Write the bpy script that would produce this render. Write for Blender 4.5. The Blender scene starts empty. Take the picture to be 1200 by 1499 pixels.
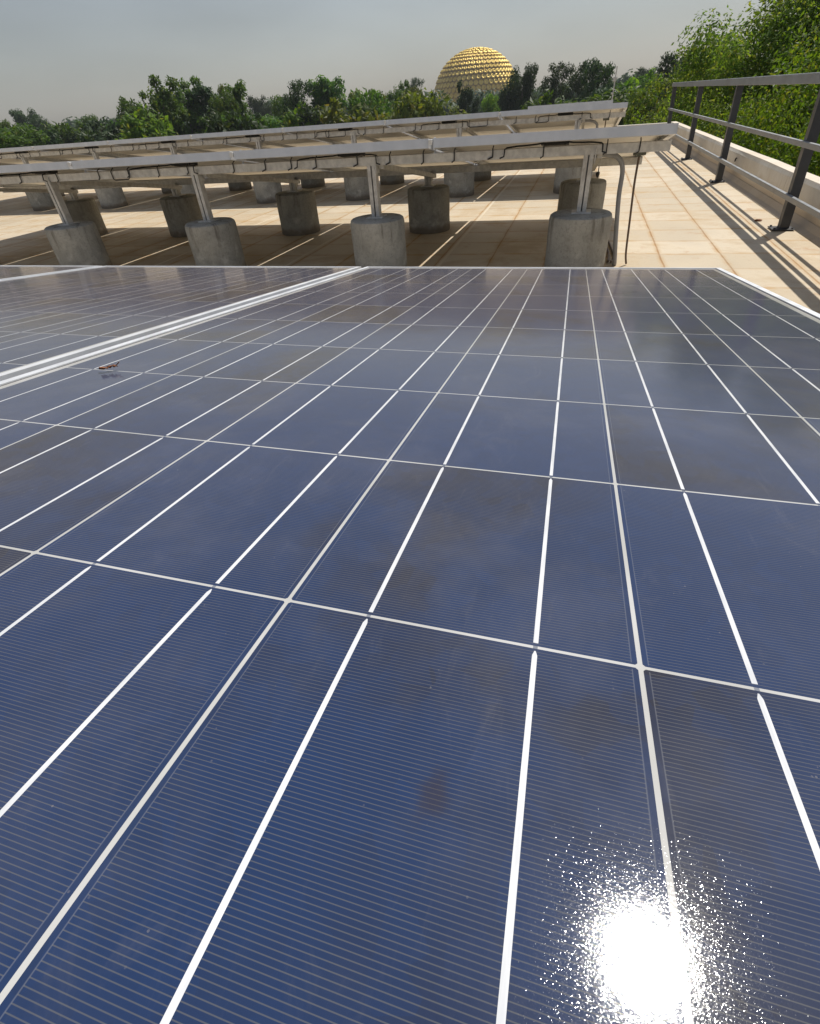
import bpy, bmesh, math, random
from math import sin, cos, pi, radians, sqrt
from mathutils import Vector, Matrix
SC = bpy.context.scene
COL = SC.collection
# ---------------------------------------------------------------- camera, sky, sun, exposure
CAM = Vector((0.1095, -0.1291, 0.6950))            # low over the near solar panel, 0.695 m above the roof tiles
YAW, PITCH, ROLL, FPX = -0.3253, 0.6924, 0.0817, 718.78
fwd = Vector((sin(YAW)*cos(PITCH), cos(YAW)*cos(PITCH), -sin(PITCH)))
rgt = Vector((cos(YAW), -sin(YAW), 0)); dwn = fwd.cross(rgt)
r2 = cos(ROLL)*rgt + sin(ROLL)*dwn; d2 = -sin(ROLL)*rgt + cos(ROLL)*dwn
cd = bpy.data.cameras.new("camera"); cam = bpy.data.objects.new("camera", cd); COL.objects.link(cam)
M = Matrix.Identity(4)
for i in range(3):
    M[i][0] = r2[i]; M[i][1] = -d2[i]; M[i][2] = -fwd[i]; M[i][3] = CAM[i]
cam.matrix_world = M
cd.sensor_fit = 'VERTICAL'; cd.sensor_height = 36; cd.lens = FPX/1499*36
cd.clip_start = 0.01; cd.clip_end = 6000
SC.camera = cam
SUN_EL, SUN_AZ = radians(59.4), radians(26.9)      # azimuth measured from +Y towards +X
w = bpy.data.worlds.new("World"); SC.world = w; w.use_nodes = True
nt = w.node_tree; nt.nodes.clear()
sky = nt.nodes.new('ShaderNodeTexSky'); sky.sky_type = 'NISHITA'; sky.sun_disc = False
sky.sun_elevation = SUN_EL; sky.sun_rotation = SUN_AZ
sky.air_density = 1.25; sky.dust_density = 0.8; sky.ozone_density = 1.0; sky.altitude = 0
hs = nt.nodes.new('ShaderNodeHueSaturation'); hs.inputs['Saturation'].default_value = 0.52
bg = nt.nodes.new('ShaderNodeBackground'); bg.inputs['Strength'].default_value = 0.069
wo = nt.nodes.new('ShaderNodeOutputWorld')
nt.links.new(sky.outputs[0], hs.inputs['Color']); tcw = nt.nodes.new('ShaderNodeTexCoord'); nz = nt.nodes.new('ShaderNodeTexNoise'); nz.inputs['Scale'].default_value = 2.2; nz.inputs['Detail'].default_value = 4
mpw = nt.nodes.new('ShaderNodeMapping'); mpw.inputs['Scale'].default_value = (1, 1, 3.5); nt.links.new(tcw.outputs['Generated'], mpw.inputs[0]); nt.links.new(mpw.outputs[0], nz.inputs['Vector'])
mr = nt.nodes.new('ShaderNodeMapRange'); mr.inputs[1].default_value = .3; mr.inputs[2].default_value = .7; mr.inputs[3].default_value = .90; mr.inputs[4].default_value = 1.12
nt.links.new(nz.outputs['Fac'], mr.inputs[0])
mxw = nt.nodes.new('ShaderNodeMix'); mxw.data_type = 'RGBA'; mxw.blend_type = 'MULTIPLY'; mxw.inputs[0].default_value = 1
nt.links.new(hs.outputs[0], mxw.inputs[6]); nt.links.new(mr.outputs[0], mxw.inputs[7]); tint = nt.nodes.new('ShaderNodeMix'); tint.data_type = 'RGBA'; tint.blend_type = 'MULTIPLY'; tint.inputs[0].default_value = 1; tint.inputs[7].default_value = (.975, .98, 1.02, 1)
nt.links.new(mxw.outputs[2], tint.inputs[6]); nt.links.new(tint.outputs[2], bg.inputs[0]); nt.links.new(bg.outputs[0], wo.inputs[0])
sl = bpy.data.lights.new("sun", 'SUN'); so = bpy.data.objects.new("sun", sl); COL.objects.link(so)
sl.energy = 4.0; sl.angle = radians(0.55); sl.color = (1.0, 0.95, 0.87)
sd = Vector((sin(SUN_AZ)*cos(SUN_EL), cos(SUN_AZ)*cos(SUN_EL), sin(SUN_EL)))
so.rotation_euler = sd.to_track_quat('Z', 'Y').to_euler(); so.location = (3, 3, 8)
SC.view_settings.view_transform = 'Standard'; SC.view_settings.look = 'None'
SC.view_settings.exposure = 0.0; SC.view_settings.gamma = 1.0
SC.render.engine = 'CYCLES'; SC.cycles.use_denoising = True
SC.cycles.max_bounces = 6; SC.cycles.diffuse_bounces = 3; SC.cycles.glossy_bounces = 3; SC.cycles.transparent_max_bounces = 6
SC.cycles.caustics_reflective = False; SC.cycles.caustics_refractive = False; SC.cycles.sample_clamp_indirect = 4
R = random.Random(7)

# ---------------------------------------------------------------- node helpers
class NT:
    def __init__(s, name):
        s.m = bpy.data.materials.new(name); s.m.use_nodes = True
        s.t = s.m.node_tree; s.t.nodes.clear()
        s.out = s.t.nodes.new('ShaderNodeOutputMaterial')
    def node(s, ty, **kw):
        n = s.t.nodes.new(ty)
        for k, v in kw.items(): setattr(n, k, v)
        return n
    def set(s, sock, v):
        if isinstance(v, bpy.types.NodeSocket): s.t.links.new(v, sock)
        elif isinstance(v, (tuple, list)) and len(v) == 3 and sock.type == 'RGBA': sock.default_value = (*v, 1)
        else: sock.default_value = v
    def math(s, op, a, b=0.0, c=0.0, clamp=False):
        n = s.node('ShaderNodeMath', operation=op, use_clamp=clamp)
        s.set(n.inputs[0], a); s.set(n.inputs[1], b); s.set(n.inputs[2], c); return n.outputs[0]
    def mix(s, f, a, b, bt='MIX'):
        n = s.node('ShaderNodeMix', data_type='RGBA', blend_type=bt)
        s.set(n.inputs[0], f); s.set(n.inputs[6], a); s.set(n.inputs[7], b); return n.outputs[2]
    def coord(s, which='Object'): return s.node('ShaderNodeTexCoord').outputs[which]
    def geo(s): return s.node('ShaderNodeNewGeometry')
    def mapping(s, v, scale=(1, 1, 1), loc=(0, 0, 0)):
        n = s.node('ShaderNodeMapping'); s.set(n.inputs[0], v); n.inputs['Scale'].default_value = scale; n.inputs['Location'].default_value = loc
        return n.outputs[0]
    def noise(s, v, scale, detail=4, rough=.55, dist=0, col=False):
        n = s.node('ShaderNodeTexNoise'); s.set(n.inputs['Vector'], v); n.inputs['Scale'].default_value = scale
        n.inputs['Detail'].default_value = detail; n.inputs['Roughness'].default_value = rough; n.inputs['Distortion'].default_value = dist
        return n.outputs['Color' if col else 'Fac']
    def ramp(s, f, lo, hi): return s.node_map(f, lo, hi)
    def node_map(s, f, lo, hi, a=0.0, b=1.0):
        n = s.node('ShaderNodeMapRange'); n.interpolation_type = 'SMOOTHSTEP'
        s.set(n.inputs[0], f); n.inputs[1].default_value = lo; n.inputs[2].default_value = hi
        n.inputs[3].default_value = a; n.inputs[4].default_value = b; return n.outputs[0]
    def xyz(s, v):
        n = s.node('ShaderNodeSeparateXYZ'); s.set(n.inputs[0], v); return n.outputs
    def bump(s, h, strength=.3, dist=.002, normal=None):
        n = s.node('ShaderNodeBump'); s.set(n.inputs['Height'], h); n.inputs['Strength'].default_value = strength; n.inputs['Distance'].default_value = dist
        if normal is not None: s.set(n.inputs['Normal'], normal)
        return n.outputs[0]
    def bsdf(s, **kw):
        b = s.node('ShaderNodeBsdfPrincipled')
        for k, v in kw.items(): s.set(b.inputs[k.replace('_', ' ')], v)
        s.t.links.new(b.outputs[0], s.out.inputs[0]); return b

def simple(name, col, rough=.6, metal=0.0, var=.15, scale=30, bump=.1, bdist=.001, dirt=None, dirt_amt=.4):
    n = NT(name); co = n.coord()
    f = n.noise(co, scale, 5)
    c = n.mix(n.node_map(f, .3, .7), tuple(x*(1-var) for x in col), tuple(min(1, x*(1+var)) for x in col))
    if dirt:
        g = n.noise(co, scale*.23, 4, .65)
        c = n.mix(n.node_map(g, .5, .72, 0, dirt_amt), c, dirt)
    r = n.node_map(f, .2, .8, max(.05, rough-.12), min(1, rough+.12))
    kw = dict(Base_Color=c, Roughness=r, Metallic=metal)
    if bump: kw['Normal'] = n.bump(n.noise(co, scale*4, 4), bump, bdist)
    n.bsdf(**kw); return n.m

# ---------------------------------------------------------------- materials
CELL = .158
def mat_laminate():
    n = NT('solar_laminate'); co = n.coord(); X, Y, Z = n.xyz(co)
    U = n.math('ADD', n.math('DIVIDE', X, CELL), 3.0); V = n.math('ADD', n.math('DIVIDE', Y, CELL), 5.0)
    fu = n.math('FRACT', U); fv = n.math('FRACT', V)
    au = n.math('ABSOLUTE', n.math('SUBTRACT', fu, .5)); av = n.math('ABSOLUTE', n.math('SUBTRACT', fv, .5))
    # outside of the 6 x 10 field
    ou = n.math('GREATER_THAN', n.math('ABSOLUTE', n.math('SUBTRACT', U, 3.0)), 3.0)
    ov = n.math('GREATER_THAN', n.math('ABSOLUTE', n.math('SUBTRACT', V, 5.0)), 5.0)
    gapu = n.math('GREATER_THAN', au, .5-.0061); gapv = n.math('GREATER_THAN', av, .5-.0048)
    cham = n.math('GREATER_THAN', n.math('ADD', au, av), 1-.0061-.0048-.006)
    white = n.math('MAXIMUM', n.math('MAXIMUM', gapu, gapv), n.math('MAXIMUM', cham, n.math('MAXIMUM', ou, ov)))
    # busbar ribbons, two in each cell, ends pulled in and tapered
    db = n.math('ABSOLUTE', n.math('SUBTRACT', au, .238))
    wid = n.math('MULTIPLY', n.node_map(fv, .968, .99, 1, .25), .0067)
    bus = n.math('LESS_THAN', db, wid)
    on = n.math('MULTIPLY', n.math('GREATER_THAN', fv, .016), n.math('LESS_THAN', fv, .987))
    ribbon_gap = n.math('MULTIPLY', n.math('LESS_THAN', db, .006), n.math('SUBTRACT', 1.0, on))
    bus = n.math('MULTIPLY', bus, on)
    # silver fingers
    jit = n.math('MULTIPLY', n.noise(n.mapping(co, (1, .05, 1)), 90, 2), .0)
    ff = n.math('FRACT', n.math('DIVIDE', n.math('ADD', Y, jit), .001625))
    fing = n.node_map(n.math('ABSOLUTE', n.math('SUBTRACT', ff, .5)), .045, .13, 1, 0)
    inside = n.math('MULTIPLY', n.math('LESS_THAN', au, .479), n.math('LESS_THAN', av, .489))
    fing = n.math('MULTIPLY', fing, inside)
    edge = n.math('MULTIPLY', n.node_map(n.math('ABSOLUTE', n.math('SUBTRACT', au, .4795)), .0004, .0022, 1, 0), n.math('LESS_THAN', av, .489))
    # cell colour: multicrystalline grain + slow drift from blue to brownish violet
    cid = n.node('ShaderNodeCombineXYZ'); n.set(cid.inputs[0], n.math('FLOOR', U)); n.set(cid.inputs[1], n.math('FLOOR', V))
    oi = n.node('ShaderNodeObjectInfo'); n.set(cid.inputs[2], n.math('MULTIPLY', oi.outputs['Random'], 37.0))
    wn = n.node('ShaderNodeTexWhiteNoise', noise_dimensions='3D'); n.set(wn.inputs[0], cid.outputs[0])
    off = n.node('ShaderNodeVectorMath', operation='MULTIPLY_ADD'); n.set(off.inputs[0], wn.outputs['Color']); off.inputs[1].default_value = (.9, .9, .9); n.set(off.inputs[2], co)
    drift = n.noise(off.outputs[0], 5.5, 3, .5, .6)
    grain = n.node('ShaderNodeTexVoronoi'); n.set(grain.inputs['Vector'], off.outputs[0]); grain.inputs['Scale'].default_value = 95
    gr = n.math('MULTIPLY', n.xyz(grain.outputs['Color'])[0], .22)
    base = n.mix(n.node_map(n.math('ADD', drift, n.math('MULTIPLY', n.math('SUBTRACT', wn.outputs['Value'], .5), .42)), .52, .80), (.010, .030, .094), (.018, .019, .030))
    base = n.mix(gr, base, (.008, .042, .15))
    base = n.mix(n.math('MULTIPLY', fing, .5), base, (.15, .15, .14))
    base = n.mix(n.math('MULTIPLY', edge, .22), base, (.35, .36, .38))
    metal_c = n.mix(n.node_map(n.noise(n.mapping(co, (1, .12, 1)), 260, 3), .35, .7), (.84, .85, .87), (.66, .68, .71))
    base = n.mix(bus, base, metal_c)
    wcol = n.mix(n.node_map(n.noise(co, 14, 3), .35, .7), (.50, .50, .48), (.60, .60, .59))
    base = n.mix(white, base, wcol)
    base = n.mix(n.math('MULTIPLY', ribbon_gap, gapv), base, (.22, .24, .28))
    # dust film, with wiped patches and drying spots
    d1 = n.noise(co, 7, 6, .65, .4); d2 = n.noise(n.mapping(co, (1, .35, 1)), 46, 5, .7, 1.0)
    dust = n.math('ADD', n.node_map(d1, .42, .74, .016, .085), n.node_map(d2, .55, .8, 0, .05))
    sp = n.node('ShaderNodeTexVoronoi'); n.set(sp.inputs['Vector'], co); sp.inputs['Scale'].default_value = 260; 
    spk = n.math('MULTIPLY', n.math('LESS_THAN', sp.outputs['Distance'], .10), n.node_map(n.noise(co, 60, 3), .58, .68, 0, .22))
    dust = n.math('ADD', dust, spk, clamp=True)
    side_strip = n.math('GREATER_THAN', n.math('ABSOLUTE', X), .4825)  # near-black strip along both long sides, next to the frame lip
    base = n.mix(side_strip, base, (.03, .03, .03))
    base = n.mix(dust, base, (.46, .42, .36))
    sm = n.node('ShaderNodeVectorMath', operation='DISTANCE'); n.set(sm.inputs[0], n.mapping(co, (1, .6, 1))); sm.inputs[1].default_value = (.0898, -.703*.6, 0)
    smr = n.math('ADD', sm.outputs['Value'], n.math('MULTIPLY', n.math('SUBTRACT', n.noise(co, 120, 3), .5), .008))
    base = n.mix(n.node_map(smr, .0010, .0072, .42, 0), base, (.045, .030, .022))
    # one mud smear on the near glass
    h1 = n.noise(co, 1500, 3, .6); h2 = n.noise(co, 420, 2, .5)
    hh = n.math('ADD', h1, n.math('MULTIPLY', h2, 1.2))
    cn0 = n.bump(hh, .05, .0004)
    vc = n.node('ShaderNodeTexVoronoi'); n.set(vc.inputs['Vector'], co); vc.inputs['Scale'].default_value = 6800
    vr, vg, vb = n.xyz(vc.outputs['Color'])
    k = n.math('ADD', n.math('MULTIPLY', n.math('POWER', vb, 3.2), .125), .009)
    sx = n.math('MULTIPLY', n.math('SUBTRACT', vr, .5), k); sy = n.math('MULTIPLY', n.math('SUBTRACT', vg, .5), k)
    cv = n.node('ShaderNodeCombineXYZ'); n.set(cv.inputs[0], sx); n.set(cv.inputs[1], sy)
    va = n.node('ShaderNodeVectorMath', operation='ADD'); n.set(va.inputs[0], cn0); n.set(va.inputs[1], cv.outputs[0])
    vn = n.node('ShaderNodeVectorMath', operation='NORMALIZE'); n.set(vn.inputs[0], va.outputs[0]); cn = vn.outputs[0]
    cr = n.node_map(d1, .3, .75, .058, .068)
    n.bsdf(Base_Color=base, Roughness=.55, Coat_Weight=1.0, Coat_Roughness=cr, Coat_IOR=1.5, Coat_Normal=cn, Specular_IOR_Level=0.0, Sheen_Weight=.34, Sheen_Roughness=.45, Sheen_Tint=(.88, .68, .54))
    return n.m
def mat_tiles():
    n = NT('roof_tiles'); co = n.geo().outputs['Position']; X, Y, Z = n.xyz(co)
    TX, TY = .2905, .30
    wob = n.math('MULTIPLY', n.math('SUBTRACT', n.noise(co, 3.0, 2), .5), .012)
    U = n.math('DIVIDE', n.math('ADD', n.math('SUBTRACT', X, .5645), wob), TX)
    cu = n.math('FLOOR', U)
    wr = n.node('ShaderNodeTexWhiteNoise', noise_dimensions='1D'); n.set(wr.inputs['W'], cu)
    V = n.math('ADD', n.math('DIVIDE', n.math('ADD', Y, wob), TY), n.math('MULTIPLY', wr.outputs['Value'], .12))
    au = n.math('ABSOLUTE', n.math('SUBTRACT', n.math('FRACT', U), .5)); av = n.math('ABSOLUTE', n.math('SUBTRACT', n.math('FRACT', V), .5))
    ju = n.node_map(au, .5-.018, .5-.008); jv = n.node_map(av, .5-.014, .5-.006)
    su = n.node_map(au, .5-.09, .5-.01); sv = n.node_map(av, .5-.10, .5-.01)     # rust bleeding from the joints
    cid = n.node('ShaderNodeCombineXYZ'); n.set(cid.inputs[0], cu); n.set(cid.inputs[1], n.math('FLOOR', V))
    wn = n.node('ShaderNodeTexWhiteNoise', noise_dimensions='2D'); n.set(wn.inputs[0], cid.outputs[0])
    tc = n.mix(wn.outputs['Value'], (.57, .47, .325), (.68, .58, .43))
    n1 = n.noise(co, 2.2, 6, .65, .5); n2 = n.noise(co, 9, 6, .7, .8); n3 = n.noise(co, 55, 4, .6)
    tc = n.mix(n.node_map(n1, .48, .64, 0, .55), tc, (.50, .36, .20))
    tc = n.mix(n.node_map(n2, .56, .72, 0, .5), tc, (.48, .24, .085))
    tc = n.mix(n.node_map(n3, .55, .8, 0, .30), tc, (.38, .34, .27))
    jm = n.node_map(n.noise(co, 6, 4, .7), .38, .62, .25, 1)
    tc = n.mix(n.math('MULTIPLY', n.math('MAXIMUM', su, sv), n.math('MULTIPLY', jm, .72)), tc, (.54, .35, .15))
    tc = n.mix(n.math('MULTIPLY', n.math('MAXIMUM', n.math('MULTIPLY', ju, .9), n.math('MULTIPLY', jv, .55)), n.math('ADD', n.math('MULTIPLY', jm, .5), .5)), tc, (.40, .20, .06))
    # pale sealed movement joints running away from the camera, about 0.93 m apart
    F = n.math('FRACT', n.math('ADD', n.math('DIVIDE', n.math('ADD', X, .575), .9296), .5))
    pale = n.node_map(n.math('ABSOLUTE', n.math('SUBTRACT', F, .5)), .007, .012, 1, 0)
    pale = n.math('MULTIPLY', pale, n.math('LESS_THAN', X, -.2))
    tc = n.mix(pale, tc, (.72, .62, .46))
    b = n.bump(n.math('SUBTRACT', n.math('MULTIPLY', n2, .3), n.math('MAXIMUM', ju, jv)), .5, .004)
    n.bsdf(Base_Color=tc, Roughness=n.node_map(n1, .3, .7, .45, .75), Normal=b)
    return n.m
def mat_concrete(name, col, dark):
    n = NT(name); co = n.coord(); X, Y, Z = n.xyz(co)
    oi = n.node('ShaderNodeObjectInfo').outputs['Random']
    o = n.node('ShaderNodeVectorMath', operation='ADD'); n.set(o.inputs[0], co)
    cb = n.node('ShaderNodeCombineXYZ'); n.set(cb.inputs[0], n.math('MULTIPLY', oi, 9.0)); n.set(o.inputs[1], cb.outputs[0]); co = o.outputs[0]
    a = n.noise(co, 9, 6, .65, .4); b = n.noise(co, 90, 4, .7)
    c = n.mix(n.node_map(a, .35, .7), col, tuple(x*.72 for x in col))
    c = n.mix(n.node_map(b, .48, .66, 0, .5), c, tuple(x*.55 for x in col))
    c = n.mix(1.0, c, n.mix(oi, (.80, .79, .76), (1.15, 1.14, 1.12)), 'MULTIPLY')
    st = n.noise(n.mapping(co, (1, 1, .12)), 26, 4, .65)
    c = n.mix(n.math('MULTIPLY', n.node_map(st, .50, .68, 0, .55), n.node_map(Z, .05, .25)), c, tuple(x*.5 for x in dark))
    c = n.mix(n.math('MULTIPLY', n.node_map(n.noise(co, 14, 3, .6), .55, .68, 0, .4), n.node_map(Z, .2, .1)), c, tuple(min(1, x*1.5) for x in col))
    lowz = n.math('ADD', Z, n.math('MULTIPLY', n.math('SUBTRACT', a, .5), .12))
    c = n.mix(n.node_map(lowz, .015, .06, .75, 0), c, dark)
    v = n.node('ShaderNodeTexVoronoi'); n.set(v.inputs['Vector'], co); v.inputs['Scale'].default_value = 75
    pits = n.node_map(v.outputs['Distance'], .05, .25)
    bb = n.bump(n.math('ADD', n.math('MULTIPLY', b, .8), n.math('MULTIPLY', pits, .6)), .7, .004)
    n.bsdf(Base_Color=c, Roughness=.92, Normal=bb); return n.m
def mat_wall():
    n = NT('parapet_plaster'); co = n.geo().outputs['Position']; X, Y, Z = n.xyz(co)
    a = n.noise(co, 2.5, 6, .65, .6); b = n.noise(n.mapping(co, (1, 4, .6)), 5, 5, .7); g = n.noise(co, 70, 4)
    c = n.mix(n.node_map(a, .35, .7), (.80, .77, .70), (.68, .63, .54))
    c = n.mix(n.node_map(b, .55, .75, 0, .5), c, (.36, .30, .22))
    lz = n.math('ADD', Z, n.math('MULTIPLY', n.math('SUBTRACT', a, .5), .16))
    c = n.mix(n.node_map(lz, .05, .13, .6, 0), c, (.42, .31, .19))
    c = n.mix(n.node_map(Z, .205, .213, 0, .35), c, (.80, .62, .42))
    n.bsdf(Base_Color=c, Roughness=.85, Normal=n.bump(g, .35, .003)); return n.m
def mat_leaf(name, c1, c2, c3, trans=.45):
    n = NT(name); P = n.geo().outputs['Position']
    g = n.geo().outputs['Random Per Island']
    a = n.noise(P, .45, 3); 
    f = n.math('ADD', n.math('MULTIPLY', g, .55), n.math('MULTIPLY', n.node_map(a, .3, .7), .45))
    c = n.mix(n.node_map(f, .1, .65), c1, c2); c = n.mix(n.node_map(g, .80, .97, 0, .75), c, c3)
    oi = n.node('ShaderNodeObjectInfo').outputs['Random']
    hs = n.node('ShaderNodeHueSaturation'); n.set(hs.inputs['Color'], c); n.set(hs.inputs['Hue'], n.node_map(oi, 0, 1, .485, .515)); n.set(hs.inputs['Value'], n.node_map(oi, 0, 1, .8, 1.2))
    d = n.node('ShaderNodeBsdfPrincipled'); n.set(d.inputs['Base Color'], hs.outputs[0]); d.inputs['Roughness'].default_value = .5; d.inputs['Specular IOR Level'].default_value = .25
    t = n.node('ShaderNodeBsdfTranslucent'); n.set(t.inputs[0], n.mix(1.0, hs.outputs[0], (1.5, 1.45, .55), 'MULTIPLY'))
    m = n.node('ShaderNodeMixShader'); m.inputs[0].default_value = trans
    n.t.links.new(d.outputs[0], m.inputs[1]); n.t.links.new(t.outputs[0], m.inputs[2]); n.t.links.new(m.outputs[0], n.out.inputs[0]); return n.m
MT = dict(
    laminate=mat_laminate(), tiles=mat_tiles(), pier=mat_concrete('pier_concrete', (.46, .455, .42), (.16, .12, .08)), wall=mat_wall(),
    alu=simple('anodised_aluminium', (.76, .78, .81), .45, .2, .06, 12, .05, .0005, (.42, .38, .32), .25),
    galv=simple('galvanised_steel', (.64, .63, .60), .5, .2, .14, 40, .08, .0005, (.35, .31, .26), .4),
    back=simple('white_backsheet', (.80, .79, .76), .55, 0, .03, 5, .02, .0005, (.55, .50, .42), .25),
    black=simple('black_plastic', (.018, .018, .02), .45, 0, .2, 30, .05),
    cable=simple('black_cable_rubber', (.02, .02, .022), .5, 0, .2, 30, 0),
    darkpaint=simple('dark_grey_paint', (.052, .056, .064), .42, .0, .12, 18, .12, .0006, (.20, .17, .14), .25),
    railpaint=simple('weathered_grey_paint', (.30, .31, .32), .45, .3, .12, 14, .1, .0006, (.20, .18, .16), .4),
    pvc=simple('grey_pvc', (.34, .35, .37), .5, 0, .1, 20, .05),
    wire=simple('brown_earth_wire', (.16, .11, .08), .6, 0, .2, 20, 0),
    boxgrey=simple('weathered_box', (.12, .13, .11), .6, 0, .2, 50, .1),
    bark=simple('bark', (.16, .13, .10), .9, 0, .35, 3, .5, .02),
    gold=None, shell=None, soil=None, leafbrown=simple('dried_leaf_brown', (.22, .085, .035), .8, 0, .4, 300, .2),
    wallout=simple('building_plaster', (.55, .50, .42), .85, 0, .1, 2, .3, .004, (.35, .28, .2), .5),
    stone=simple('roof_grit', (.09, .075, .06), .9, 0, .3, 80, .3),
)
def mat_gold():
    n = NT('gilded_disc'); co = n.coord(); a = n.noise(co, .35, 4); oi = n.geo().outputs['Random Per Island']
    c = n.mix(oi, (.66, .45, .07), (.86, .64, .15)); c = n.mix(n.node_map(a, .5, .75, 0, .3), c, (.55, .30, .08))
    n.bsdf(Base_Color=c, Metallic=.35, Roughness=n.node_map(oi, 0, 1, .45, .6)); return n.m
MT['gold'] = mat_gold()
MT['shell'] = simple('dark_gold_shell', (.58, .36, .09), .6, .3, .2, .5, 0)
def mat_soil():
    n = NT('ground_soil'); P = n.geo().outputs['Position']; a = n.noise(P, .06, 6, .6); b = n.noise(P, .8, 5)
    c = n.mix(n.node_map(a, .4, .6), (.16, .085, .045), (.06, .075, .025)); c = n.mix(n.node_map(b, .4, .7, 0, .5), c, (.05, .06, .02))
    n.bsdf(Base_Color=c, Roughness=.95, Normal=n.bump(b, .5, .1)); return n.m
MT['soil'] = mat_soil()
LF = dict(
    mid=mat_leaf('foliage_mid', (.040, .095, .012), (.090, .175, .022), (.17, .20, .03)),
    bright=mat_leaf('foliage_bright', (.070, .150, .014), (.15, .25, .026), (.27, .27, .04), .5),
    near=mat_leaf('foliage_near', (.080, .145, .022), (.185, .265, .045), (.30, .30, .07), .5),
    dark=mat_leaf('foliage_dark', (.018, .046, .014), (.042, .080, .022), (.08, .10, .03), .3),
    olive=mat_leaf('foliage_olive', (.065, .105, .014), (.13, .165, .024), (.22, .18, .035), .45),
)

# ---------------------------------------------------------------- mesh helpers
def link(o, parent=None):
    COL.objects.link(o)
    if parent: o.parent = parent
    return o
def empty(name, loc=(0, 0, 0), rot=(0, 0, 0)):
    o = bpy.data.objects.new(name, None); o.location = loc; o.rotation_euler = rot; o.empty_display_size = .1; return link(o)
def tag(o, label=None, cat=None, group=None, kind=None):
    for k, v in (('label', label), ('category', cat), ('group', group), ('kind', kind)):
        if v: o[k] = v
    return o
def copy_tree(o, parent=None):
    c = o.copy(); COL.objects.link(c)
    c.parent = parent
    if parent is not None: c.matrix_parent_inverse = o.matrix_parent_inverse.copy()
    for ch in list(o.children): copy_tree(ch, c)
    return c
class MB:
    def __init__(s): s.bm = bmesh.new()
    def box(s, c, size, rot=None, bev=0):
        m = Matrix.Translation(c) @ (rot.to_4x4() if rot is not None else Matrix.Identity(4)) @ Matrix.Diagonal((*size, 1))
        r = bmesh.ops.create_cube(s.bm, size=1, matrix=m)
        if bev:
            es = list({e for v in r['verts'] for e in v.link_edges})
            bmesh.ops.bevel(s.bm, geom=es, offset=bev, segments=2, profile=.6, affect='EDGES')
        return s
    def bar(s, a, b, wx, wy, bev=0, up=Vector((0, 0, 1))):
        a = Vector(a); b = Vector(b); d = b-a; q = d.normalized()
        x = q.cross(up); x = Vector((1, 0, 0)) if x.length < 1e-4 else x.normalized()
        y = q.cross(x).normalized()
        rot = Matrix((x, y, q)).transposed()
        return s.box((a+b)/2, (wx, wy, d.length), rot, bev)
    def tube(s, pts, r, n=8, cap=True):
        pts = [Vector(p) for p in pts]; rs = r if isinstance(r, (list, tuple)) else [r]*len(pts)
        rings = []; ref = None
        for i, p in enumerate(pts):
            t = (pts[min(i+1, len(pts)-1)]-pts[max(i-1, 0)]).normalized()
            if ref is None: ref = t.orthogonal().normalized()
            ref = (ref-t*ref.dot(t)).normalized(); bi = t.cross(ref)
            rings.append([s.bm.verts.new(p+rs[i]*(cos(2*pi*k/n)*ref+sin(2*pi*k/n)*bi)) for k in range(n)])
        for A, B in zip(rings, rings[1:]):
            for k in range(n): s.bm.faces.new((A[k], A[(k+1) % n], B[(k+1) % n], B[k]))
        if cap: s.bm.faces.new(rings[0][::-1]); s.bm.faces.new(rings[-1])
        return s
    def lathe(s, prof, n=48, jit=0, rnd=None):
        rings = []
        for r, z in prof:
            rings.append([s.bm.verts.new(((r+(rnd.uniform(-jit, jit) if rnd else 0))*cos(2*pi*k/n), (r+(rnd.uniform(-jit, jit) if rnd else 0))*sin(2*pi*k/n), z)) for k in range(n)])
        for A, B in zip(rings, rings[1:]):
            for k in range(n): s.bm.faces.new((A[k], A[(k+1) % n], B[(k+1) % n], B[k]))
        s.bm.faces.new(rings[0][::-1]); s.bm.faces.new(rings[-1]); return s
    def build(s, name, mat, parent=None, smooth=False, loc=None):
        bmesh.ops.recalc_face_normals(s.bm, faces=s.bm.faces)
        me = bpy.data.meshes.new(name); s.bm.to_mesh(me); s.bm.free(); me.materials.append(mat)
        if smooth:
            me.shade_smooth()
            me.set_sharp_from_angle(angle=radians(38))
        o = bpy.data.objects.new(name, me); link(o, parent)
        if loc: o.location = loc
        return o

# ---------------------------------------------------------------- roof, building, ground
TILT = .14155
g = MB(); g.box((0, 600, -5.3), (5000, 5000, .2)); tag(g.build('ground', MT['soil']), kind='structure')
X0, X1, Y0, Y1 = -13.0, 1.38, -4.0, 10.55
f = MB(); f.box(((X0+X1)/2+.02, (Y0+Y1)/2, -.1), (X1-X0+.2, Y1-Y0, .2)); tag(f.build('roof_floor', MT['tiles']), kind='structure')
b = MB(); b.box(((X0+1.47)/2-.01, (Y0+Y1)/2, -2.72), (1.46-X0, Y1-Y0+.04, 5.03)); o = b.build('building_wall', MT['wallout'])
tag(o, 'pale plastered building storey that carries the tiled roof with the solar panels', 'building')
pw = empty('parapet_wall', (1.38, Y1, 0)); tag(pw, 'low whitish plaster parapet wall running behind the dark railing on the right', 'wall')
prof = [(0, 0), (.0, .190), (.010, .214), (.085, .214), (.092, .205), (.092, -.25), (0, -.25)]
w_ = MB(); bmv = w_.bm
ys = [Y0+i*(Y1-Y0)/30 for i in range(31)]; rings = []
for y in ys:
    rings.append([bmv.verts.new((px+R.uniform(-.0015, .0015), y-Y1, pz+(R.uniform(-.002, .002) if pz > .1 else 0))) for px, pz in prof])
for A, B in zip(rings, rings[1:]):
    for k in range(len(prof)): bmv.faces.new((A[k], A[(k+1) % len(prof)], B[(k+1) % len(prof)], B[k]))
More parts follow.
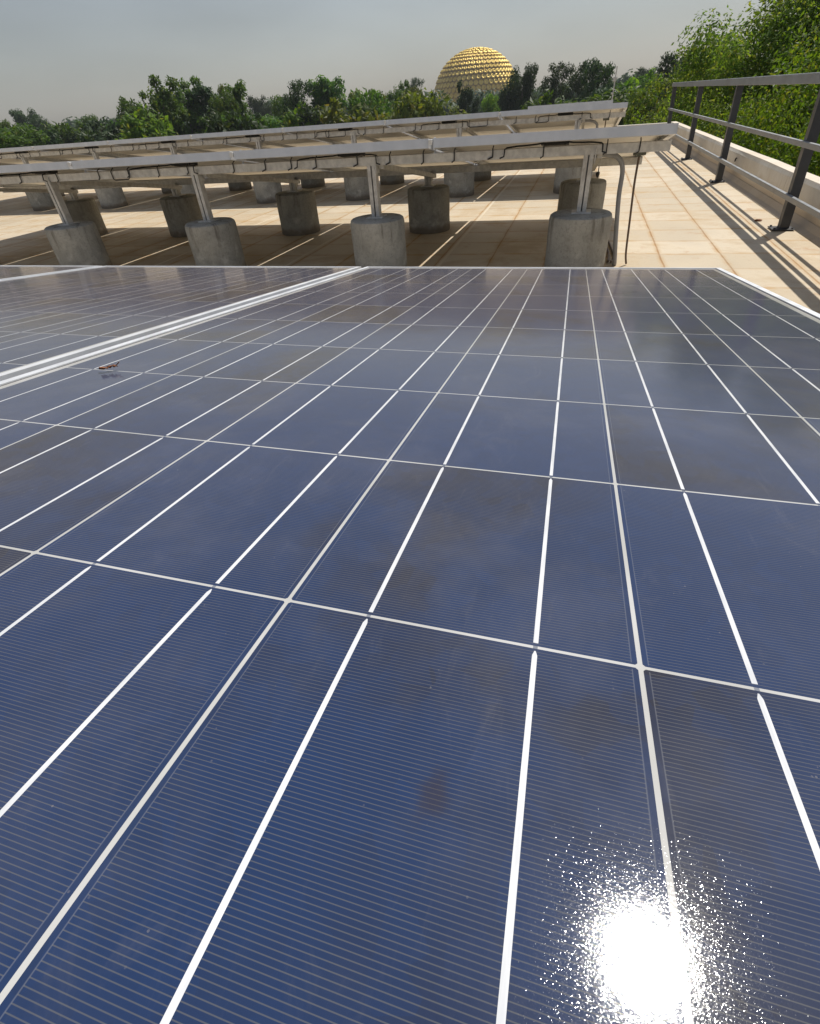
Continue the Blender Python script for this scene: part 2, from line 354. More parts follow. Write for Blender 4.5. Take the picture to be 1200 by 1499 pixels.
bmv.faces.new(rings[0]); bmv.faces.new(rings[-1][::-1])
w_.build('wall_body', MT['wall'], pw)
c_ = MB(); bm_ = c_.bm
rr = []
for y in ys:
    rr.append([bm_.verts.new(v) for v in ((-.050, y-Y1, .0035), (-.022, y-Y1, .0165), (-.002, y-Y1, .047), (.003, y-Y1, .0035))])
for A, B in zip(rr, rr[1:]):
    for k in range(4): bm_.faces.new((A[k], A[(k+1) % 4], B[(k+1) % 4], B[k]))
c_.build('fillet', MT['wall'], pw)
wf = MB(); wf.box((-6.0, 10.64, .0), (14.9, .10, .40), bev=.006); tag(wf.build('parapet_wall', MT['wall']), 'low plaster parapet closing the far end of the roof behind the racks', 'wall')
oh = MB(); oh.tube([(1.375, 5.56, .165), (1.368, 5.56, .160), (1.366, 5.56, .14)], .006, 8); 
tag(oh.build('drip_spout', MT['black'], smooth=True), 'tiny dark pipe stub sticking out of the parapet wall between two railing posts', 'pipe')

# ---------------------------------------------------------------- railing
rl = empty('roof_railing', (1.26, 3.5, 0)); tag(rl, 'dark grey steel railing with flat top rail and two mid rails beside the parapet', 'railing')
RY = [-2.35, -.35, 1.6, 3.55, 5.53, 7.41]; XR = 1.262; REND = 9.68; LEAN = .055     # the railing leans in over the walkway
m = MB(); m.box((XR-1.26-LEAN*.664, (REND-2.4)/2-3.5, .664), (.055, REND+2.4, .044), bev=.003); m.build('top_rail', MT['railpaint'], rl)
for z in (.402, .166):
    m = MB(); m.box((XR-1.26-.023-LEAN*z, (REND-2.4)/2-3.5, z), (.020, REND+2.4, .024), bev=.002); m.build('mid_rail', MT['railpaint'], rl)
for y in RY+[REND-.02]:
    m = MB(); m.bar((XR-1.26+.012, y-3.5, .009), (XR-1.26+.012-LEAN*.645, y-3.5, .645), .048, .050, .002, Vector((0, 1, 0)))
    po = m.build('post', MT['darkpaint'], rl)
    m = MB(); m.box((XR-1.26+.004, y-3.5, .007), (.115, .10, .006), bev=.002)
    for sx in (-1, 1):
        for sy in (-1, 1): m.tube([(XR-1.26+.004+sx*.045, y-3.5+sy*.038, .010), (XR-1.26+.004+sx*.045, y-3.5+sy*.038, .017)], .006, 6)
    m.build('base_plate', MT['darkpaint'], po)
# ---------------------------------------------------------------- solar panel
PW, PL, PT = .992, 1.652, .035
def make_panel():
    root = empty('solar_panel')
    lip = .0095
    m = MB()
    for sx in (-1, 1): m.box((sx*(PW/2-.001), 0, -PT/2+.0016), (.002, PL-.0002, PT)); m.box((sx*(PW/2-.012), 0, -PT+.0026), (.020, PL-.006, .0018)); m.box((sx*(PW/2-.002-lip/2), 0, .0008), (lip, PL-2*lip, .0016))
    for sy in (-1, 1): m.box((0, sy*(PL/2-.001), -PT/2+.0013), (PW-.0046, .002, PT-.0006)); m.box((0, sy*(PL/2-.014), -PT+.0022), (PW-.046, .022, .0018)); m.box((0, sy*(PL/2-.002-lip/2), .0006), (PW-.005, lip, .0016))
    m.build('frame', MT['alu'], root)
    m = MB(); m.box((0, 0, -.0026), (PW-.005, PL-.005, .005)); la = m.build('glass_laminate', MT['laminate'], root)
    m = MB(); m.box((0, 0, -.0057), (PW-.006, PL-.006, .001)); m.build('backsheet', MT['back'], root)
    m = MB(); m.box((.02, -PL/2+.27, -.0165), (.125, .075, .020), bev=.003); m.box((.02, -PL/2+.27, -.0275), (.10, .055, .003), bev=.001)
    jb = m.build('junction_box', MT['black'], root)
    for s in (-1, 1):
        x = .02+s*.05
        pts = [(x, -PL/2+.25, -.017), (x+s*.03, -PL/2+.22, -.024), (x+s*.07, -PL/2+.17, -.030), (x+s*.11, -PL/2+.13, -.034), (x+s*.15, -PL/2+.085, -.042), (x+s*.155, -PL/2+.060, -.048), (x+s*.157, -PL/2+.056, -.074), (x+s*.175, -PL/2+.060, -.080)]
        m = MB(); m.tube(pts, .0032, 6); m.build('cable', MT['cable'], root, True)
    return root
panel0 = make_panel()
def near_edge(row): return [(-.191, .5421, 0.0), (2.521, .5690, -.041), (5.170, .5950, -.095), (7.84, .5740, -.115)][row]
ORD = ['rightmost', 'second from right', 'third from right', 'fourth from right', 'fifth from right', 'sixth from right', 'seventh from right', 'eighth from right', 'ninth from right', 'tenth from right']
ROWN = ['nearest panel row', 'first rack row behind the near panels', 'second rack row behind the near panels', 'farthest rack row under the trees']
PIERN = ['the foreground row', 'the first row back', 'the second row back', 'the farthest row']
NM = [4, 5, 8, 1]
first = True
for row in range(4):
    y0, z0, xo = near_edge(row)
    for k in range(NM[row]):
        o = panel0 if first else copy_tree(panel0); first = False
        jx = 0 if row == 0 else R.uniform(-.003, .003)
        o.location = (xo-k*1.012+jx, y0+PL/2*cos(TILT), z0-PL/2*sin(TILT)); o.rotation_euler = (-TILT, 0, 0)
        if row == 0:
            lb = ['blue solar panel filling the foreground, with the sun glinting on its glass', 'solar panel left of the large foreground one, across the double aluminium edge',
                  'sliver of solar panel at the far left edge of the foreground row', 'blue solar panel out of sight left of the foreground row'][k]
        else: lb = f'solar panel seen from below, {ORD[k]} in {PIERN[row]}'
        tag(o, lb, 'solar panel', 'solar panels in rows on the roof')

# ---------------------------------------------------------------- racks and piers
def make_pier(seed):
    r = random.Random(seed); m = MB()
    m.lathe([(.139, 0), (.141, .01), (.140, .08), (.1405, .16), (.140, .235), (.137, .250), (.128, .2565), (.05, .259)], 40, .0012, r)
    return m
pier_mesh = []
for s in range(3):
    o = make_pier(s).build('concrete_pier', MT['pier'], smooth=True); pier_mesh.append(o.data); bpy.data.objects.remove(o)
def cpost(m, x, y, z0, z1):
    # slotted steel channel post: web plus two flanges, open groove towards the camera
    m.box((x, y+.018, (z0+z1)/2), (.041, .003, z1-z0)); 
    for s in (-1, 1): m.box((x+s*.0195, y-.001, (z0+z1)/2), (.0025, .0345, z1-z0)); m.box((x+s*.0118, y-.0195, (z0+z1)/2), (.0175, .0025, z1-z0))
NPIER = [4, 5, 8, 1]
for row in range(4):
    y0, z0, xo = near_edge(row); xr = xo+PW/2; xl = xr-1.012*NM[row]+.02
    root = empty('mounting_rack', (xr, y0, 0)); 
    tag(root, ['galvanised steel rack hidden under the foreground solar panels', 'galvanised steel rack holding up the first panel row behind the near panels', 'galvanised steel rack of the second panel row back, with dangling cables', 'galvanised steel rack under the farthest panel row'][row], 'rack', 'steel racks under the solar panels')
    def under(dy): return z0-dy*math.tan(TILT)-PT+.001
    dF, dR = .085, 1.19
    for nm, dy in (('front_purlin', dF), ('rear_purlin', dR)):
        m = MB(); zt = under(dy)-(.012 if dy < .5 else .003); L = xr-xl+.0; cx = (xr+xl)/2-xr
        m.box((cx, dy-.0175, zt-.017), (L, .003, .034)); m.box((cx, dy, zt-.001), (L, .032, .0025)); m.box((cx, dy+.003, zt-.0335), (L, .038, .0025)); m.box((cx, dy+.0225, zt-.028), (L, .0025, .010))
        m.build(nm, MT['galv'], root)
    for i in range(NPIER[row]):
        px = .1365+(-.03 if row > 1 else 0)-xo*0-i*.998+[-.02, 0, -.07, -.10][row]
        dx = px-xr
        for nm, dy in (('front_post', .075-.0), ('rear_post', 1.16)):
            zt = under(dy)-.040
            m = MB(); cpost(m, dx, dy+.012, .250, zt)
            m.box((dx, dy+.012, .262), (.085, .085, .006), bev=.001)
            m.box((dx+.027, dy+.006, zt-.012), (.004, .05, .055)); m.build(nm, MT['galv'], root)
        m = MB(); m.bar((dx+.045, dF+.01, under(dF)-.051), (dx+.045, dR-.01, under(dR)-.051), .022, .022); m.build('rafter', MT['galv'], root)
        for fr, dy in ((1, .087), (0, 1.172)):
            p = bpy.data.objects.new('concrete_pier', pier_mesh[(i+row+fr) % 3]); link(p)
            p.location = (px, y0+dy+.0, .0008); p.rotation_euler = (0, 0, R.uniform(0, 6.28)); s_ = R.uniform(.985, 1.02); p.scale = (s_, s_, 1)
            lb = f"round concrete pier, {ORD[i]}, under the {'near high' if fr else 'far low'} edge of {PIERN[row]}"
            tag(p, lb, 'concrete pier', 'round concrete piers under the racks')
    # clamps in the seams
    for k in range(NM[row]+1):
        xs = xr-k*1.012+.010 if k else xr+.006
        for dy in (dF, dR):
            if k == 0 or k == NM[row] or (row == 0 and dy == dR): continue
            m = MB(); zc = z0-dy*math.tan(TILT); m.box((xs-xr, dy, zc+.0035), (.036, .045, .004), Matrix.Rotation(-TILT, 3, 'X'), .001); m.tube([(xs-xr, dy, zc-.05), (xs-xr, dy, zc+.012)], .0045, 6)
            m.build('module_clamp', MT['alu'], root)
        if 0 < k < NM[row]:
            m = MB(); m.box((xs-xr, -.004, z0-.012), (.017, .014, .020), bev=.002); m.build('seam_clip', MT['back'], root)
    # string cables hooked over the front purlin
    rr_ = random.Random(row*5+1); x = -.12
    while x > xl-xr+.1:
        zt = under(dF)-.0; yf = dF-.0225; zt -= .010
        L = rr_.uniform(.10, .20); d = rr_.uniform(.026, .034)
        pts = [(x, yf+.02, zt+.012), (x, yf-.001, zt+.004), (x, yf-.002, zt-d), (x-.012, yf, zt-d-.007), (x-L+.01, yf+.002, zt-d-.009), (x-L, yf, zt-d-.004), (x-L, yf-.002, zt-.003), (x-L+.004, yf+.02, zt+.012)]
        if row: m = MB(); m.tube(pts if rr_.random() < .10 else (pts[:4] if rr_.random() < .5 else pts[:3]+[(x-.004, yf-.002, zt-d), (x-.022, yf-.002, zt-d-.006)]), .0027, 6); m.build('cable_loop', MT['cable'], root, True)
        x -= rr_.uniform(.13, .30)
    # cable bundle tucked under the modules
    pts = []
    nx = int((xr-xl)/.16)
    for i in range(nx): pts.append((-.1-i*.16, dF+.05+.012*sin(i*1.7+row), under(dF)-.028-.014*abs(sin(i*1.1))))
    m = MB(); m.tube(pts, .0028, 6); m.build('cable_bundle', MT['cable'], root, True)

# ---------------------------------------------------------------- conduits, cables, small boxes at the row ends
y0, z0, xo = near_edge(1)
def T(name, pts, r, mat, label, cat, n=10):
    m = MB(); m.tube(pts, r, n); return tag(m.build(name, mat, None, True), label, cat)
def smooth_path(P, n=8):
    P = [Vector(p) for p in P]; out = []
    Q = [P[0]]+P+[P[-1]]
    for i in range(1, len(Q)-2):
        for k in range(n):
            t = k/n; a, b, c, d = Q[i-1], Q[i], Q[i+1], Q[i+2]
            out.append(.5*((2*b)+(c-a)*t+(2*a-5*b+4*c-d)*t*t+(3*b-a-3*c+d)*t**3))
    out.append(P[-1]); return out
T('conduit_pipe', smooth_path([(.13, 2.72, .462), (.20, 2.72, .466), (.262, 2.725, .452), (.292, 2.73, .405), (.297, 2.735, .30), (.314, 2.74, .15), (.332, 2.745, .02), (.333, 2.76, .008)]), .0105, MT['pvc'], 'thick grey bent conduit pipe at the right end of the first rack', 'pipe')
T('conduit_pipe', smooth_path([(.352, 2.73, .455), (.354, 2.73, .35), (.366, 2.74, .20), (.378, 2.75, .06), (.390, 2.76, .006)]), .0048, MT['wire'], 'thin brown earth wire hanging from the dark junction box to the floor', 'wire', 8)
m = MB(); m.box((.352, 2.73, .478), (.052, .035, .046), bev=.003); m.box((.352, 2.7105, .478), (.040, .004, .034), bev=.001); m.tube([(.352, 2.73, .45), (.352, 2.73, .462)], .008, 8)
tag(m.build('cable_box', MT['boxgrey']), 'small dark weatherproof cable box under the right end of the first rack', 'junction box')
T('floor_cable', smooth_path([(.302, 2.78, .012), (.31, 2.95, .008), (.30, 3.2, .008), (.285, 3.5, .008), (.272, 3.9, .008), (.262, 4.3, .012), (.25, 4.6, .03)]), .006, MT['wire'], 'brown cable lying on the tiles between the first and second rack ends', 'cable', 6)
T('floor_cable', smooth_path([(.318, 2.78, .010), (.335, 2.90, .007), (.330, 3.05, .007), (.315, 3.3, .007), (.305, 3.42, .007)]), .005, MT['wire'], 'short curl of thin brown cable at the foot of the conduit pipe', 'cable', 6)
T('conduit_pipe', smooth_path([(.06, 5.38, .485), (.13, 5.38, .488), (.185, 5.385, .47), (.20, 5.39, .42), (.204, 5.4, .2), (.206, 5.41, .01)]), .010, MT['pvc'], 'grey bent conduit pipe at the right end of the second rack back', 'pipe')
T('hanging_wire', [(.262, 5.40, .50), (.262, 5.405, .30), (.264, 5.41, .012)], .0045, MT['wire'], 'thin straight wire hanging at the right end of the second rack back', 'wire', 6)
m = MB(); m.box((.262, 5.385, .505), (.05, .035, .045), bev=.003); m.box((.262, 5.366, .505), (.038, .004, .033), bev=.001); tag(m.build('cable_box', MT['boxgrey']), 'small dark cable box under the right end of the second rack back', 'junction box')
m = MB(); m.tube([(.262, 5.405, .085), (.262, 5.405, .10), (.262, 5.405, .12), (.262, 5.405, .125)], [.008, .016, .016, .006], 10); tag(m.build('wire_weight', MT['black'], smooth=True), 'small dark weight strung on the hanging wire of the second rack back', 'weight')
m = MB(); m.tube([(.43, 9.95, 0), (.43, 9.95, .55)], .016, 10); m.tube([(.43, 9.95, .55), (.432, 9.95, .92)], .008, 8); m.box((.425, 9.95, .78), (.05, .03, .05), bev=.004); m.box((.415, 9.95, .62), (.03, .03, .02), bev=.003)
tag(m.build('antenna_mast', MT['galv']), 'thin upright mast standing behind the right end of the farthest rack', 'mast')
# dried leaf on the glass, grit on the tiles
def on_panel(x, v):
    s = (v+1.22)*CELL; return Vector((x, -.191+s*cos(TILT), .5421-s*sin(TILT)))
m = MB(); P0 = on_panel(-2.547*CELL, 1.961); rl_ = random.Random(3)
for i in range(3):
    a = rl_.uniform(0, 3); n_ = 7; ring = []
    cx, cy = [(-.004, 0), (.002, .004), (.006, .007)][i]; sz = [.0055, .0045, .0035][i]
    c0 = m.bm.verts.new((cx, cy, .006))
    for k in range(n_):
        t = 2*pi*k/n_; rr2 = sz*(1+.4*rl_.uniform(-1, 1)); ring.append(m.bm.verts.new((cx+rr2*cos(t), cy+.55*rr2*sin(t), .002+.004*rl_.random())))
    for k in range(n_): m.bm.faces.new((c0, ring[k], ring[(k+1) % n_]))
m.tube([(.006, .006, .003), (.010, .008, .006), (.013, .008, .008)], .0006, 5)
o = m.build('dried_leaf', MT['leafbrown']); o.location = P0+Vector((0, 0, .0012)); o.rotation_euler = (-TILT, 0, .3)
md = o.modifiers.new('thick', 'SOLIDIFY'); md.thickness = .0006
tag(o, 'small crumpled brown dead leaf lying on the left part of the foreground panel', 'leaf')
def pebble(name, loc, s, mat, label, cat):
    m = MB(); bmesh.ops.create_icosphere(m.bm, subdivisions=2, radius=1)
    r_ = random.Random(int(loc[0]*1000)+5)
    for v in m.bm.verts: v.co = Vector((v.co.x*s[0], v.co.y*s[1], v.co.z*s[2]))*(1+r_.uniform(-.18, .18))
    o = m.build(name, mat, None, True); o.location = loc; return tag(o, label, cat)
pebble('pebble', (.0, 3.03, .006), (.012, .008, .006), MT['stone'], 'dark pebble on the shaded tiles left of the nearest right-hand pier', 'pebble')
pebble('pebble', (.02, 3.30, .005), (.010, .007, .005), MT['stone'], 'second smaller dark pebble on the shaded tiles by the right-hand pier', 'pebble')
pebble('bark_chip', (1.205, 3.80, .005), (.022, .010, .006), MT['leafbrown'], 'brown bark chip on the tiles beside the parapet near the nearest visible post', 'debris')

# ---------------------------------------------------------------- golden dome
def dome():
    RX, RZ = 17.8, 14.6; root = empty('golden_dome', (-50.0, 289.0, 2.3)); tag(root, 'huge flattened golden sphere covered in gilded discs rising above the trees', 'building')
    m = MB(); N, K = 72, 36; rings = []
    for i in range(1, K):
        th = pi*i/K; rings.append([m.bm.verts.new((RX*sin(th)*cos(2*pi*k/N), RX*sin(th)*sin(2*pi*k/N), RZ*cos(th))) for k in range(N)])
    for A, B in zip(rings, rings[1:]):
        for k in range(N): m.bm.faces.new((A[k], A[(k+1) % N], B[(k+1) % N], B[k]))
    t = m.bm.verts.new((0, 0, RZ)); bt = m.bm.verts.new((0, 0, -RZ))
    for k in range(N): m.bm.faces.new((t, rings[0][k], rings[0][(k+1) % N])); m.bm.faces.new((bt, rings[-1][(k+1) % N], rings[-1][k]))
    m.build('shell', MT['shell'], root, True)
    m = MB(); rows = 25
    for i in range(1, rows):
        th = pi*(i)/rows*.96+.02
        if th > 2.3: break
        nk = max(5, int(round(44*sin(th))))
        if i > rows*.30: nk = 44
        nk = 52 if sin(th) > .8 else (40 if sin(th) > .58 else (26 if sin(th) > .34 else 13))
        circ = 2*pi*RX*sin(th)/nk; rd = min(circ*.49, 1.06)
        for k in range(nk):
            ph = 2*pi*(k+.5*(i % 2))/nk
            nrm = Vector((sin(th)*cos(ph)/RX, sin(th)*sin(ph)/RX, cos(th)/RZ)).normalized()
            c = Vector((RX*sin(th)*cos(ph), RX*sin(th)*sin(ph), RZ*cos(th)))+nrm*.35
            e1 = Vector((-sin(ph), cos(ph), 0)); e2 = nrm.cross(e1)
            nn = (nrm+Vector((0, 0, .28))).normalized()
            e2 = nn.cross(e1); 
            n_ = 10; top = m.bm.verts.new(c+nn*.10)
            r1 = [m.bm.verts.new(c+nn*(.34)+rd*.62*(cos(2*pi*j/n_)*e1+sin(2*pi*j/n_)*e2)) for j in range(n_)]
            r0 = [m.bm.verts.new(c+nn*.20+rd*(cos(2*pi*j/n_)*e1+sin(2*pi*j/n_)*e2)) for j in range(n_)]
            rb = [m.bm.verts.new(c-nn*.25+rd*.85*(cos(2*pi*j/n_)*e1+sin(2*pi*j/n_)*e2)) for j in range(n_)]
            for j in range(n_):
                jj = (j+1) % n_
                m.bm.faces.new((top, r1[j], r1[jj])); m.bm.faces.new((r1[j], r0[j], r0[jj], r1[jj])); m.bm.faces.new((r0[j], rb[j], rb[jj], r0[jj]))
    m.build('disc_cladding', MT['gold'], root)
dome()

# ---------------------------------------------------------------- trees
def leaf_quad(V, F, c, n, s, rnd, asp=.55):
    a = n.orthogonal().normalized(); b = n.cross(a); t = rnd.uniform(0, 6.28)
    x = (a*cos(t)+b*sin(t))*s; y = n.cross(x)*asp; i = len(V)
    k = n*s*.18
    V.extend((c-x, c-y*.9-k, c+x, c+y*.9-k)); F.append((i, i+1, i+2, i+3))
def make_tree(seed, H, cw, cb, nclump, per, leaf, clump_r, mat, top=.5, openness=0.0, stems=1, trunk_r=None):
    """H height, cw crown half width, cb crown base height; returns (trunk mesh, crown mesh) as data"""
    rnd = random.Random(seed); cl = []
    m = MB(); tr = trunk_r or H*.018
    ch = H-cb
    for s in range(stems):
        ox = Vector((rnd.uniform(-.25, .25), rnd.uniform(-.25, .25), 0))*cw*(1 if stems > 1 else .2); path = []
        lean = Vector((rnd.uniform(-1, 1), rnd.uniform(-1, 1), 0))*cw*(.35 if stems > 1 else .12)
        hh = H*(rnd.uniform(.68 if stems > 2 else .80, .93) if s else .93)
        for i in range(9):
            t = i/8; path.append(ox*t+lean*t*t+Vector((rnd.uniform(-1, 1), rnd.uniform(-1, 1), 0))*.05*cw*t+Vector((0, 0, hh*t)))
        m.tube(path, [tr*(1.15-t/8*1.0) for t in range(9)], 7)
        nb = nclump//stems
        for i in range(nb):
            t = cb/H+(1-cb/H)*((i+.5)/nb)**.9; t = min(.98, t); j = min(7, int(t*8)); p0 = path[j].lerp(path[j+1], t*8-j)
            rel = (p0.z-cb)/max(ch, .1)
            prof = (max(0.0, 1-abs((rel-top)/(1.02-top if rel > top else top+.55))**1.8))**.5
            az = rnd.uniform(0, 6.28); L = cw*prof*rnd.uniform(.35, 1.0)*(1-.3*(stems > 1))
            e = p0+Vector((cos(az)*L, sin(az)*L, L*rnd.uniform(.1, .55)))
            if e.z > H*1.03: e.z = H*rnd.uniform(.95, 1.03)
            mid = p0.lerp(e, .5)+Vector((0, 0, -.05*L))
            if L > .3*cw: m.tube([p0, mid, e], [tr*.35*(1.1-t), tr*.22*(1.1-t)+.004, .004], 5, False)
            cl.append((e, clump_r*rnd.uniform(.6, 1.25)*(.75 if rel > .85 else 1)))
            if rnd.random() < .6 and L > .3*cw: cl.append((mid, clump_r*rnd.uniform(.5, .9)))
    o = m.build('trunk', MT['bark'], None, True); tm = o.data; bpy.data.objects.remove(o)
    V, F = [], []
    for c, r in cl:
        k = int(per*(r/clump_r)**2)
        if openness and rnd.random() < openness: k = int(k*.25)
        for _ in range(k):
            d = Vector((rnd.gauss(0, 1), rnd.gauss(0, 1), rnd.gauss(0, 1))).normalized()
            rad = r*(rnd.random()**.45); p = c+Vector((d.x*rad, d.y*rad, d.z*rad*.72))
            n = (d*.6+Vector((rnd.gauss(0, .5), rnd.gauss(0, .5), .6+rnd.gauss(0, .4)))).normalized()
            leaf_quad(V, F, p, n, leaf*rnd.uniform(.6, 1.3), rnd)
    me = bpy.data.meshes.new('crown'); me.from_pydata([tuple(v) for v in V], [], F); me.materials.append(mat)
    return tm, me
GZ = -5.2
def place(mesh, name, x, y, sc, rz, label, cat='tree', group='trees beyond the roof', mat=None, z=GZ):
    tm, cm = mesh; r = empty(name, (x, y, z), (0, 0, rz)); r.scale = (sc[0], sc[0], sc[1])
    tag(r, label, cat, group)
    a = bpy.data.objects.new('trunk', tm); link(a, r); b = bpy.data.objects.new('crown', cm); link(b, r)
    if mat:
        b.material_slots[0].link = 'OBJECT'; b.material_slots[0].material = mat
    return r
KINDS = dict(
    full=make_tree(11, 10, 3.9, .8, 60, 130, .21, 1.15, LF['mid'], .45),
    broad=make_tree(12, 10, 4.9, 1.5, 74, 140, .22, 1.25, LF['dark'], .5),
    slim=make_tree(13, 10, 1.8, 1.5, 40, 130, .19, .80, LF['mid'], .6),
    airy=make_tree(14, 10, 3.2, 2.0, 84, 95, .15, .85, LF['dark'], .6, .2, 4, .10),
    tufty=make_tree(15, 10, 4.0, 1.0, 90, 150, .18, .74, LF['mid'], .5, .12, 6, .11),
    bush=make_tree(16, 4, 3.0, .3, 46, 120, .19, .95, LF['bright'], .35, 0, 4, .06),
    bushb=make_tree(17, 4, 2.2, .3, 40, 120, .19, .75, LF['bright'], .6, 0, 3, .06),
)
NEAR = dict(
    a=make_tree(31, 9, 3.3, 1.0, 150, 520, .052, .66, LF['near'], .5, .12, 3, .09),
    b=make_tree(32, 9, 3.3, .6, 150, 460, .050, .66, LF['near'], .45, .25, 4, .08),
    c=make_tree(33, 4.5, 2.6, .2, 95, 620, .030, .55, LF['near'], .4, 0, 5, .05),
)
TREES = [  # kind, px/py of the top seen from the roof path resolved to x/Y and z/Y ratios, distance, half width scale, label
#  kind   x/Y     z/Y    Y    ws   mat     label
 ('broad', -1.075, .036, 95, 1.0, 'dark', 'dark rounded tree standing alone on the far left skyline'),
 ('full', -1.15, .030, 60, .9, 'mid', 'mid green tree at the left edge of the picture'),
 ('full', -.93, .020, 80, .9, 'mid', 'low green tree in the skyline dip left of the tall leafy group'),
 ('tufty', -.775, .070, 48, 1.25, 'mid', 'tall tufted green tree, the highest of the left group'),
 ('tufty', -.715, .068, 50, 1.15, 'mid', 'tufted green tree right beside the highest one of the left group'),
 ('full', -.82, .038, 52, .7, 'mid', 'small leafy tree on the left flank of the tufted group'),
 ('slim', -.673, .053, 52, 1.5, 'dark', 'narrow dark green tree just right of the tufted group'),
 ('tufty', -.645, .051, 58, .6, 'olive', 'thin see-through tree with pale twigs between two slim trees'),
 ('slim', -.589, .053, 52, 1.0, 'mid', 'slim pole-like green tree with a tuft on top'),
 ('full', -.62, .034, 50, .75, 'mid', 'round bushy green tree at the foot of the slim pole-like tree'),
 ('broad', -.555, .024, 110, .8, 'dark', 'low bluish dark tree in the gap left of the airy pair'),
 ('airy', -.478, .048, 58, 1.1, 'dark', 'airy dark tree with sky showing through, left of the centre'),
 ('slim', -.438, .043, 60, 1.2, 'mid', 'fresh green slim tree left one of the pair near the centre'),
 ('slim', -.420, .047, 60, 1.3, 'mid', 'fresh green slim tree right one of the pair near the centre'),
 ('full', -.50, .022, 62, .8, 'mid', 'low green tree under the airy dark tree'),
 ('slim', -.368, .026, 62, .8, 'olive', 'small olive tree poking up in the low stretch left of the dome'),
 ('tufty', -.305, .033, 62, .75, 'mid', 'small tufted tree midway between the fresh green pair and the dome'),
 ('full', -.335, .018, 64, .7, 'olive', 'yellowish olive round tree in the low stretch left of the dome'),
 ('full', -.28, .018, 66, .7, 'olive', 'olive round tree nearest to the dome on its left'),
 ('airy', -.272, .034, 140, .9, 'dark', 'distant bluish spiky tree just left of the dome'),
 ('tufty', -.181, .026, 70, .6, 'dark', 'dark pointed tree standing in front of the left part of the dome'),
 ('full', -.150, .002, 74, .6, 'bright', 'low bright green tree in front of the middle of the dome'),
 ('full', -.120, .004, 72, .6, 'dark', 'dark green tree overlapping the lower right of the dome'),
 ('broad', -.100, .029, 72, .75, 'dark', 'broad dark tree touching the right side of the dome'),
 ('airy', -.052, .038, 66, .9, 'dark', 'airy tree with sky through its crown, left one right of the dome'),
 ('airy', -.018, .036, 64, .9, 'dark', 'airy tree with sky through its crown, right one right of the dome'),
 ('full', .012, .030, 60, .8, 'dark', 'dense dark tree directly left of the thin mast'),
 ('full', .055, .008, 60, .8, 'mid', 'green tree low behind the right end of the racks'),
 ('broad', .075, .016, 130, .8, 'dark', 'distant hazy tree in the gap right of the thin mast'),
 ('broad', .118, .026, 60, .75, 'dark', 'dark tree rising towards the big right-hand trees'),
 ('broad', .148, .036, 50, .7, 'dark', 'large dark tree behind the left end of the bright right-hand trees'),
 ('full', .095, -.010, 28, .55, 'olive', 'yellow green young tree behind the far end of the parapet'),
]
H0 = .695-GZ
for i, (k, rx, rz, Y, ws, mk, lb) in enumerate(TREES):
    h = rz*Y+H0; s = h/10
    place(KINDS[k], 'broadleaf_tree', CAM.x+rx*Y, CAM.y+Y, (ws*.75*max(s, .8), s), R.uniform(0, 6.28), lb, mat=LF[mk])
BELT = [('bush', 'mid'), ('full', 'dark'), ('bushb', 'bright'), ('full', 'mid'), ('bush', 'dark'), ('bushb', 'mid')]
for i in range(34):
    rx = -1.27+i*.0405+R.uniform(-.014, .014); Y = R.uniform(40, 58); k, mk = BELT[(i*5+i//6) % 6]
    zt = .009+R.uniform(-.014, .010)-.008*(rx > -.2)-.026*(-.27 < rx < -.08); h = zt*Y+H0
    if -.45 < rx < -.19: mk = R.choice(['olive', 'olive', 'mid'])
    if mk == 'bright' and rx < -.9: mk = 'mid'
    place(KINDS[k], 'shrub', CAM.x+rx*Y, CAM.y+Y, ((1.15 if 'bush' in k else .75)*R.uniform(.8, 1.25), h/(4 if 'bush' in k else 10)), R.uniform(0, 6.28), 'leafy bushy shrub in the unbroken green belt just beyond the farthest rack', 'shrub', 'shrubs in the green belt beyond the roof', LF[mk])
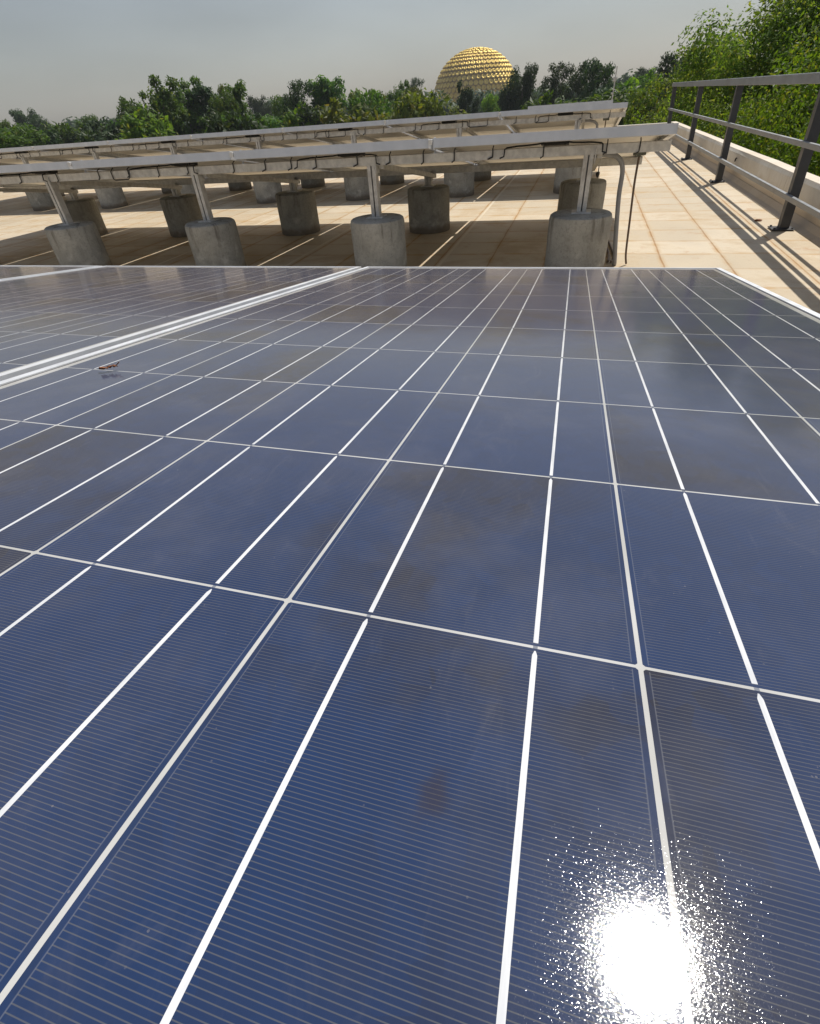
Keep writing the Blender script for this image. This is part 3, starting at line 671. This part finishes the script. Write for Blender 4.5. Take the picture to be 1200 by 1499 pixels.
NT_ = [ # near trees on the right
 ('a', .145, .062, 17, .75, 'bright', 'leafy tree with loose sprays of leaves, leftmost of the big right-hand trees'),
 ('a', .205, .112, 13.5, .72, 'bright', 'tall sunlit tree with sky gaps in its crown above the railing'),
 ('b', .345, .175, 15, .95, 'bright', 'tallest bright green tree at the top right corner'),
 ('b', .390, .200, 13, 1.0, 'bright', 'big bright green tree at the right edge of the picture'),
 ('b', .225, .034, 21, .9, 'mid', 'green tree filling the gap behind the big right-hand trees'),
 ('b', .300, .050, 12, .7, 'mid', 'middle-height green tree behind the railing at the right edge'),
 ('c', .205, -.015, 11.5, .8, 'bright', 'yellow green bush behind the middle of the railing'),
 ('c', .155, -.02, 14, .8, 'mid', 'dark leafy bush behind the far end of the railing'),
 ('c', .300, -.03, 9.5, .8, 'mid', 'leafy bush behind the parapet between the two nearest visible posts'),
 ('c', .400, -.01, 9.0, .9, 'mid', 'leafy bush behind the parapet at the right edge'),
 ('c', .50, .04, 9.0, 1.2, 'mid', 'leafy bush outside the picture right of the railing'),
]
for i, (k, rx, rz, Y, ws, mk, lb) in enumerate(NT_):
    rx += .025*(i < 2); mk = 'near' if mk == 'bright' else 'bright'
    hm = 4.5 if k == 'c' else 9.0; h = rz*Y+H0; s = h/hm
    place(NEAR[k], 'bush' if k == 'c' else 'broadleaf_tree', CAM.x+rx*Y, CAM.y+Y, (ws, s), R.uniform(0, 6.28), lb, 'bush' if k == 'c' else 'tree', mat=LF[mk])
# far-off wood closing the horizon
V, F = [], []; rnd = random.Random(99)
for i in range(150):
    a = -1.35+1.95*i/150+rnd.uniform(-.01, .01); Y = rnd.uniform(150, 230); cx, cy = a*Y, Y; h = .695-GZ+Y*(.010+.006*sin(i*.7)+rnd.uniform(-.006, .006)-.006*(-.45 < a < 0)); wd = rnd.uniform(5, 8)
    for j in range(9):
        c = Vector((cx+rnd.uniform(-1, 1)*wd*.7, cy+rnd.uniform(-1, 1)*wd*.7, GZ+h*rnd.uniform(.35, .86))); r = wd*rnd.uniform(.28, .45)
        for _ in range(42):
            d = Vector((rnd.gauss(0, 1), rnd.gauss(0, 1), rnd.gauss(0, 1))).normalized(); p = c+Vector((d.x*r, d.y*r, d.z*r*.7))
            leaf_quad(V, F, p, (d+Vector((0, 0, .4))).normalized(), rnd.uniform(.45, .9), rnd, .8)
me = bpy.data.meshes.new('distant_wood'); me.from_pydata([tuple(v) for v in V], [], F); me.materials.append(LF['dark'])
o = bpy.data.objects.new('distant_wood', me); link(o); tag(o, 'far-off dark wood along the horizon', 'wood', kind='stuff')

# ---------------------------------------------------------------- hazy air
hz = MB(); hz.box((-60, 150, 10), (900, 640, 33)); n = NT('haze_air'); v = n.node('ShaderNodeVolumePrincipled')
v.inputs['Color'].default_value = (.80, .86, .92, 1); v.inputs['Density'].default_value = .00045; v.inputs['Anisotropy'].default_value = .2
n.t.links.new(v.outputs[0], n.out.inputs['Volume'])
tag(hz.build('haze', n.m), kind='stuff')
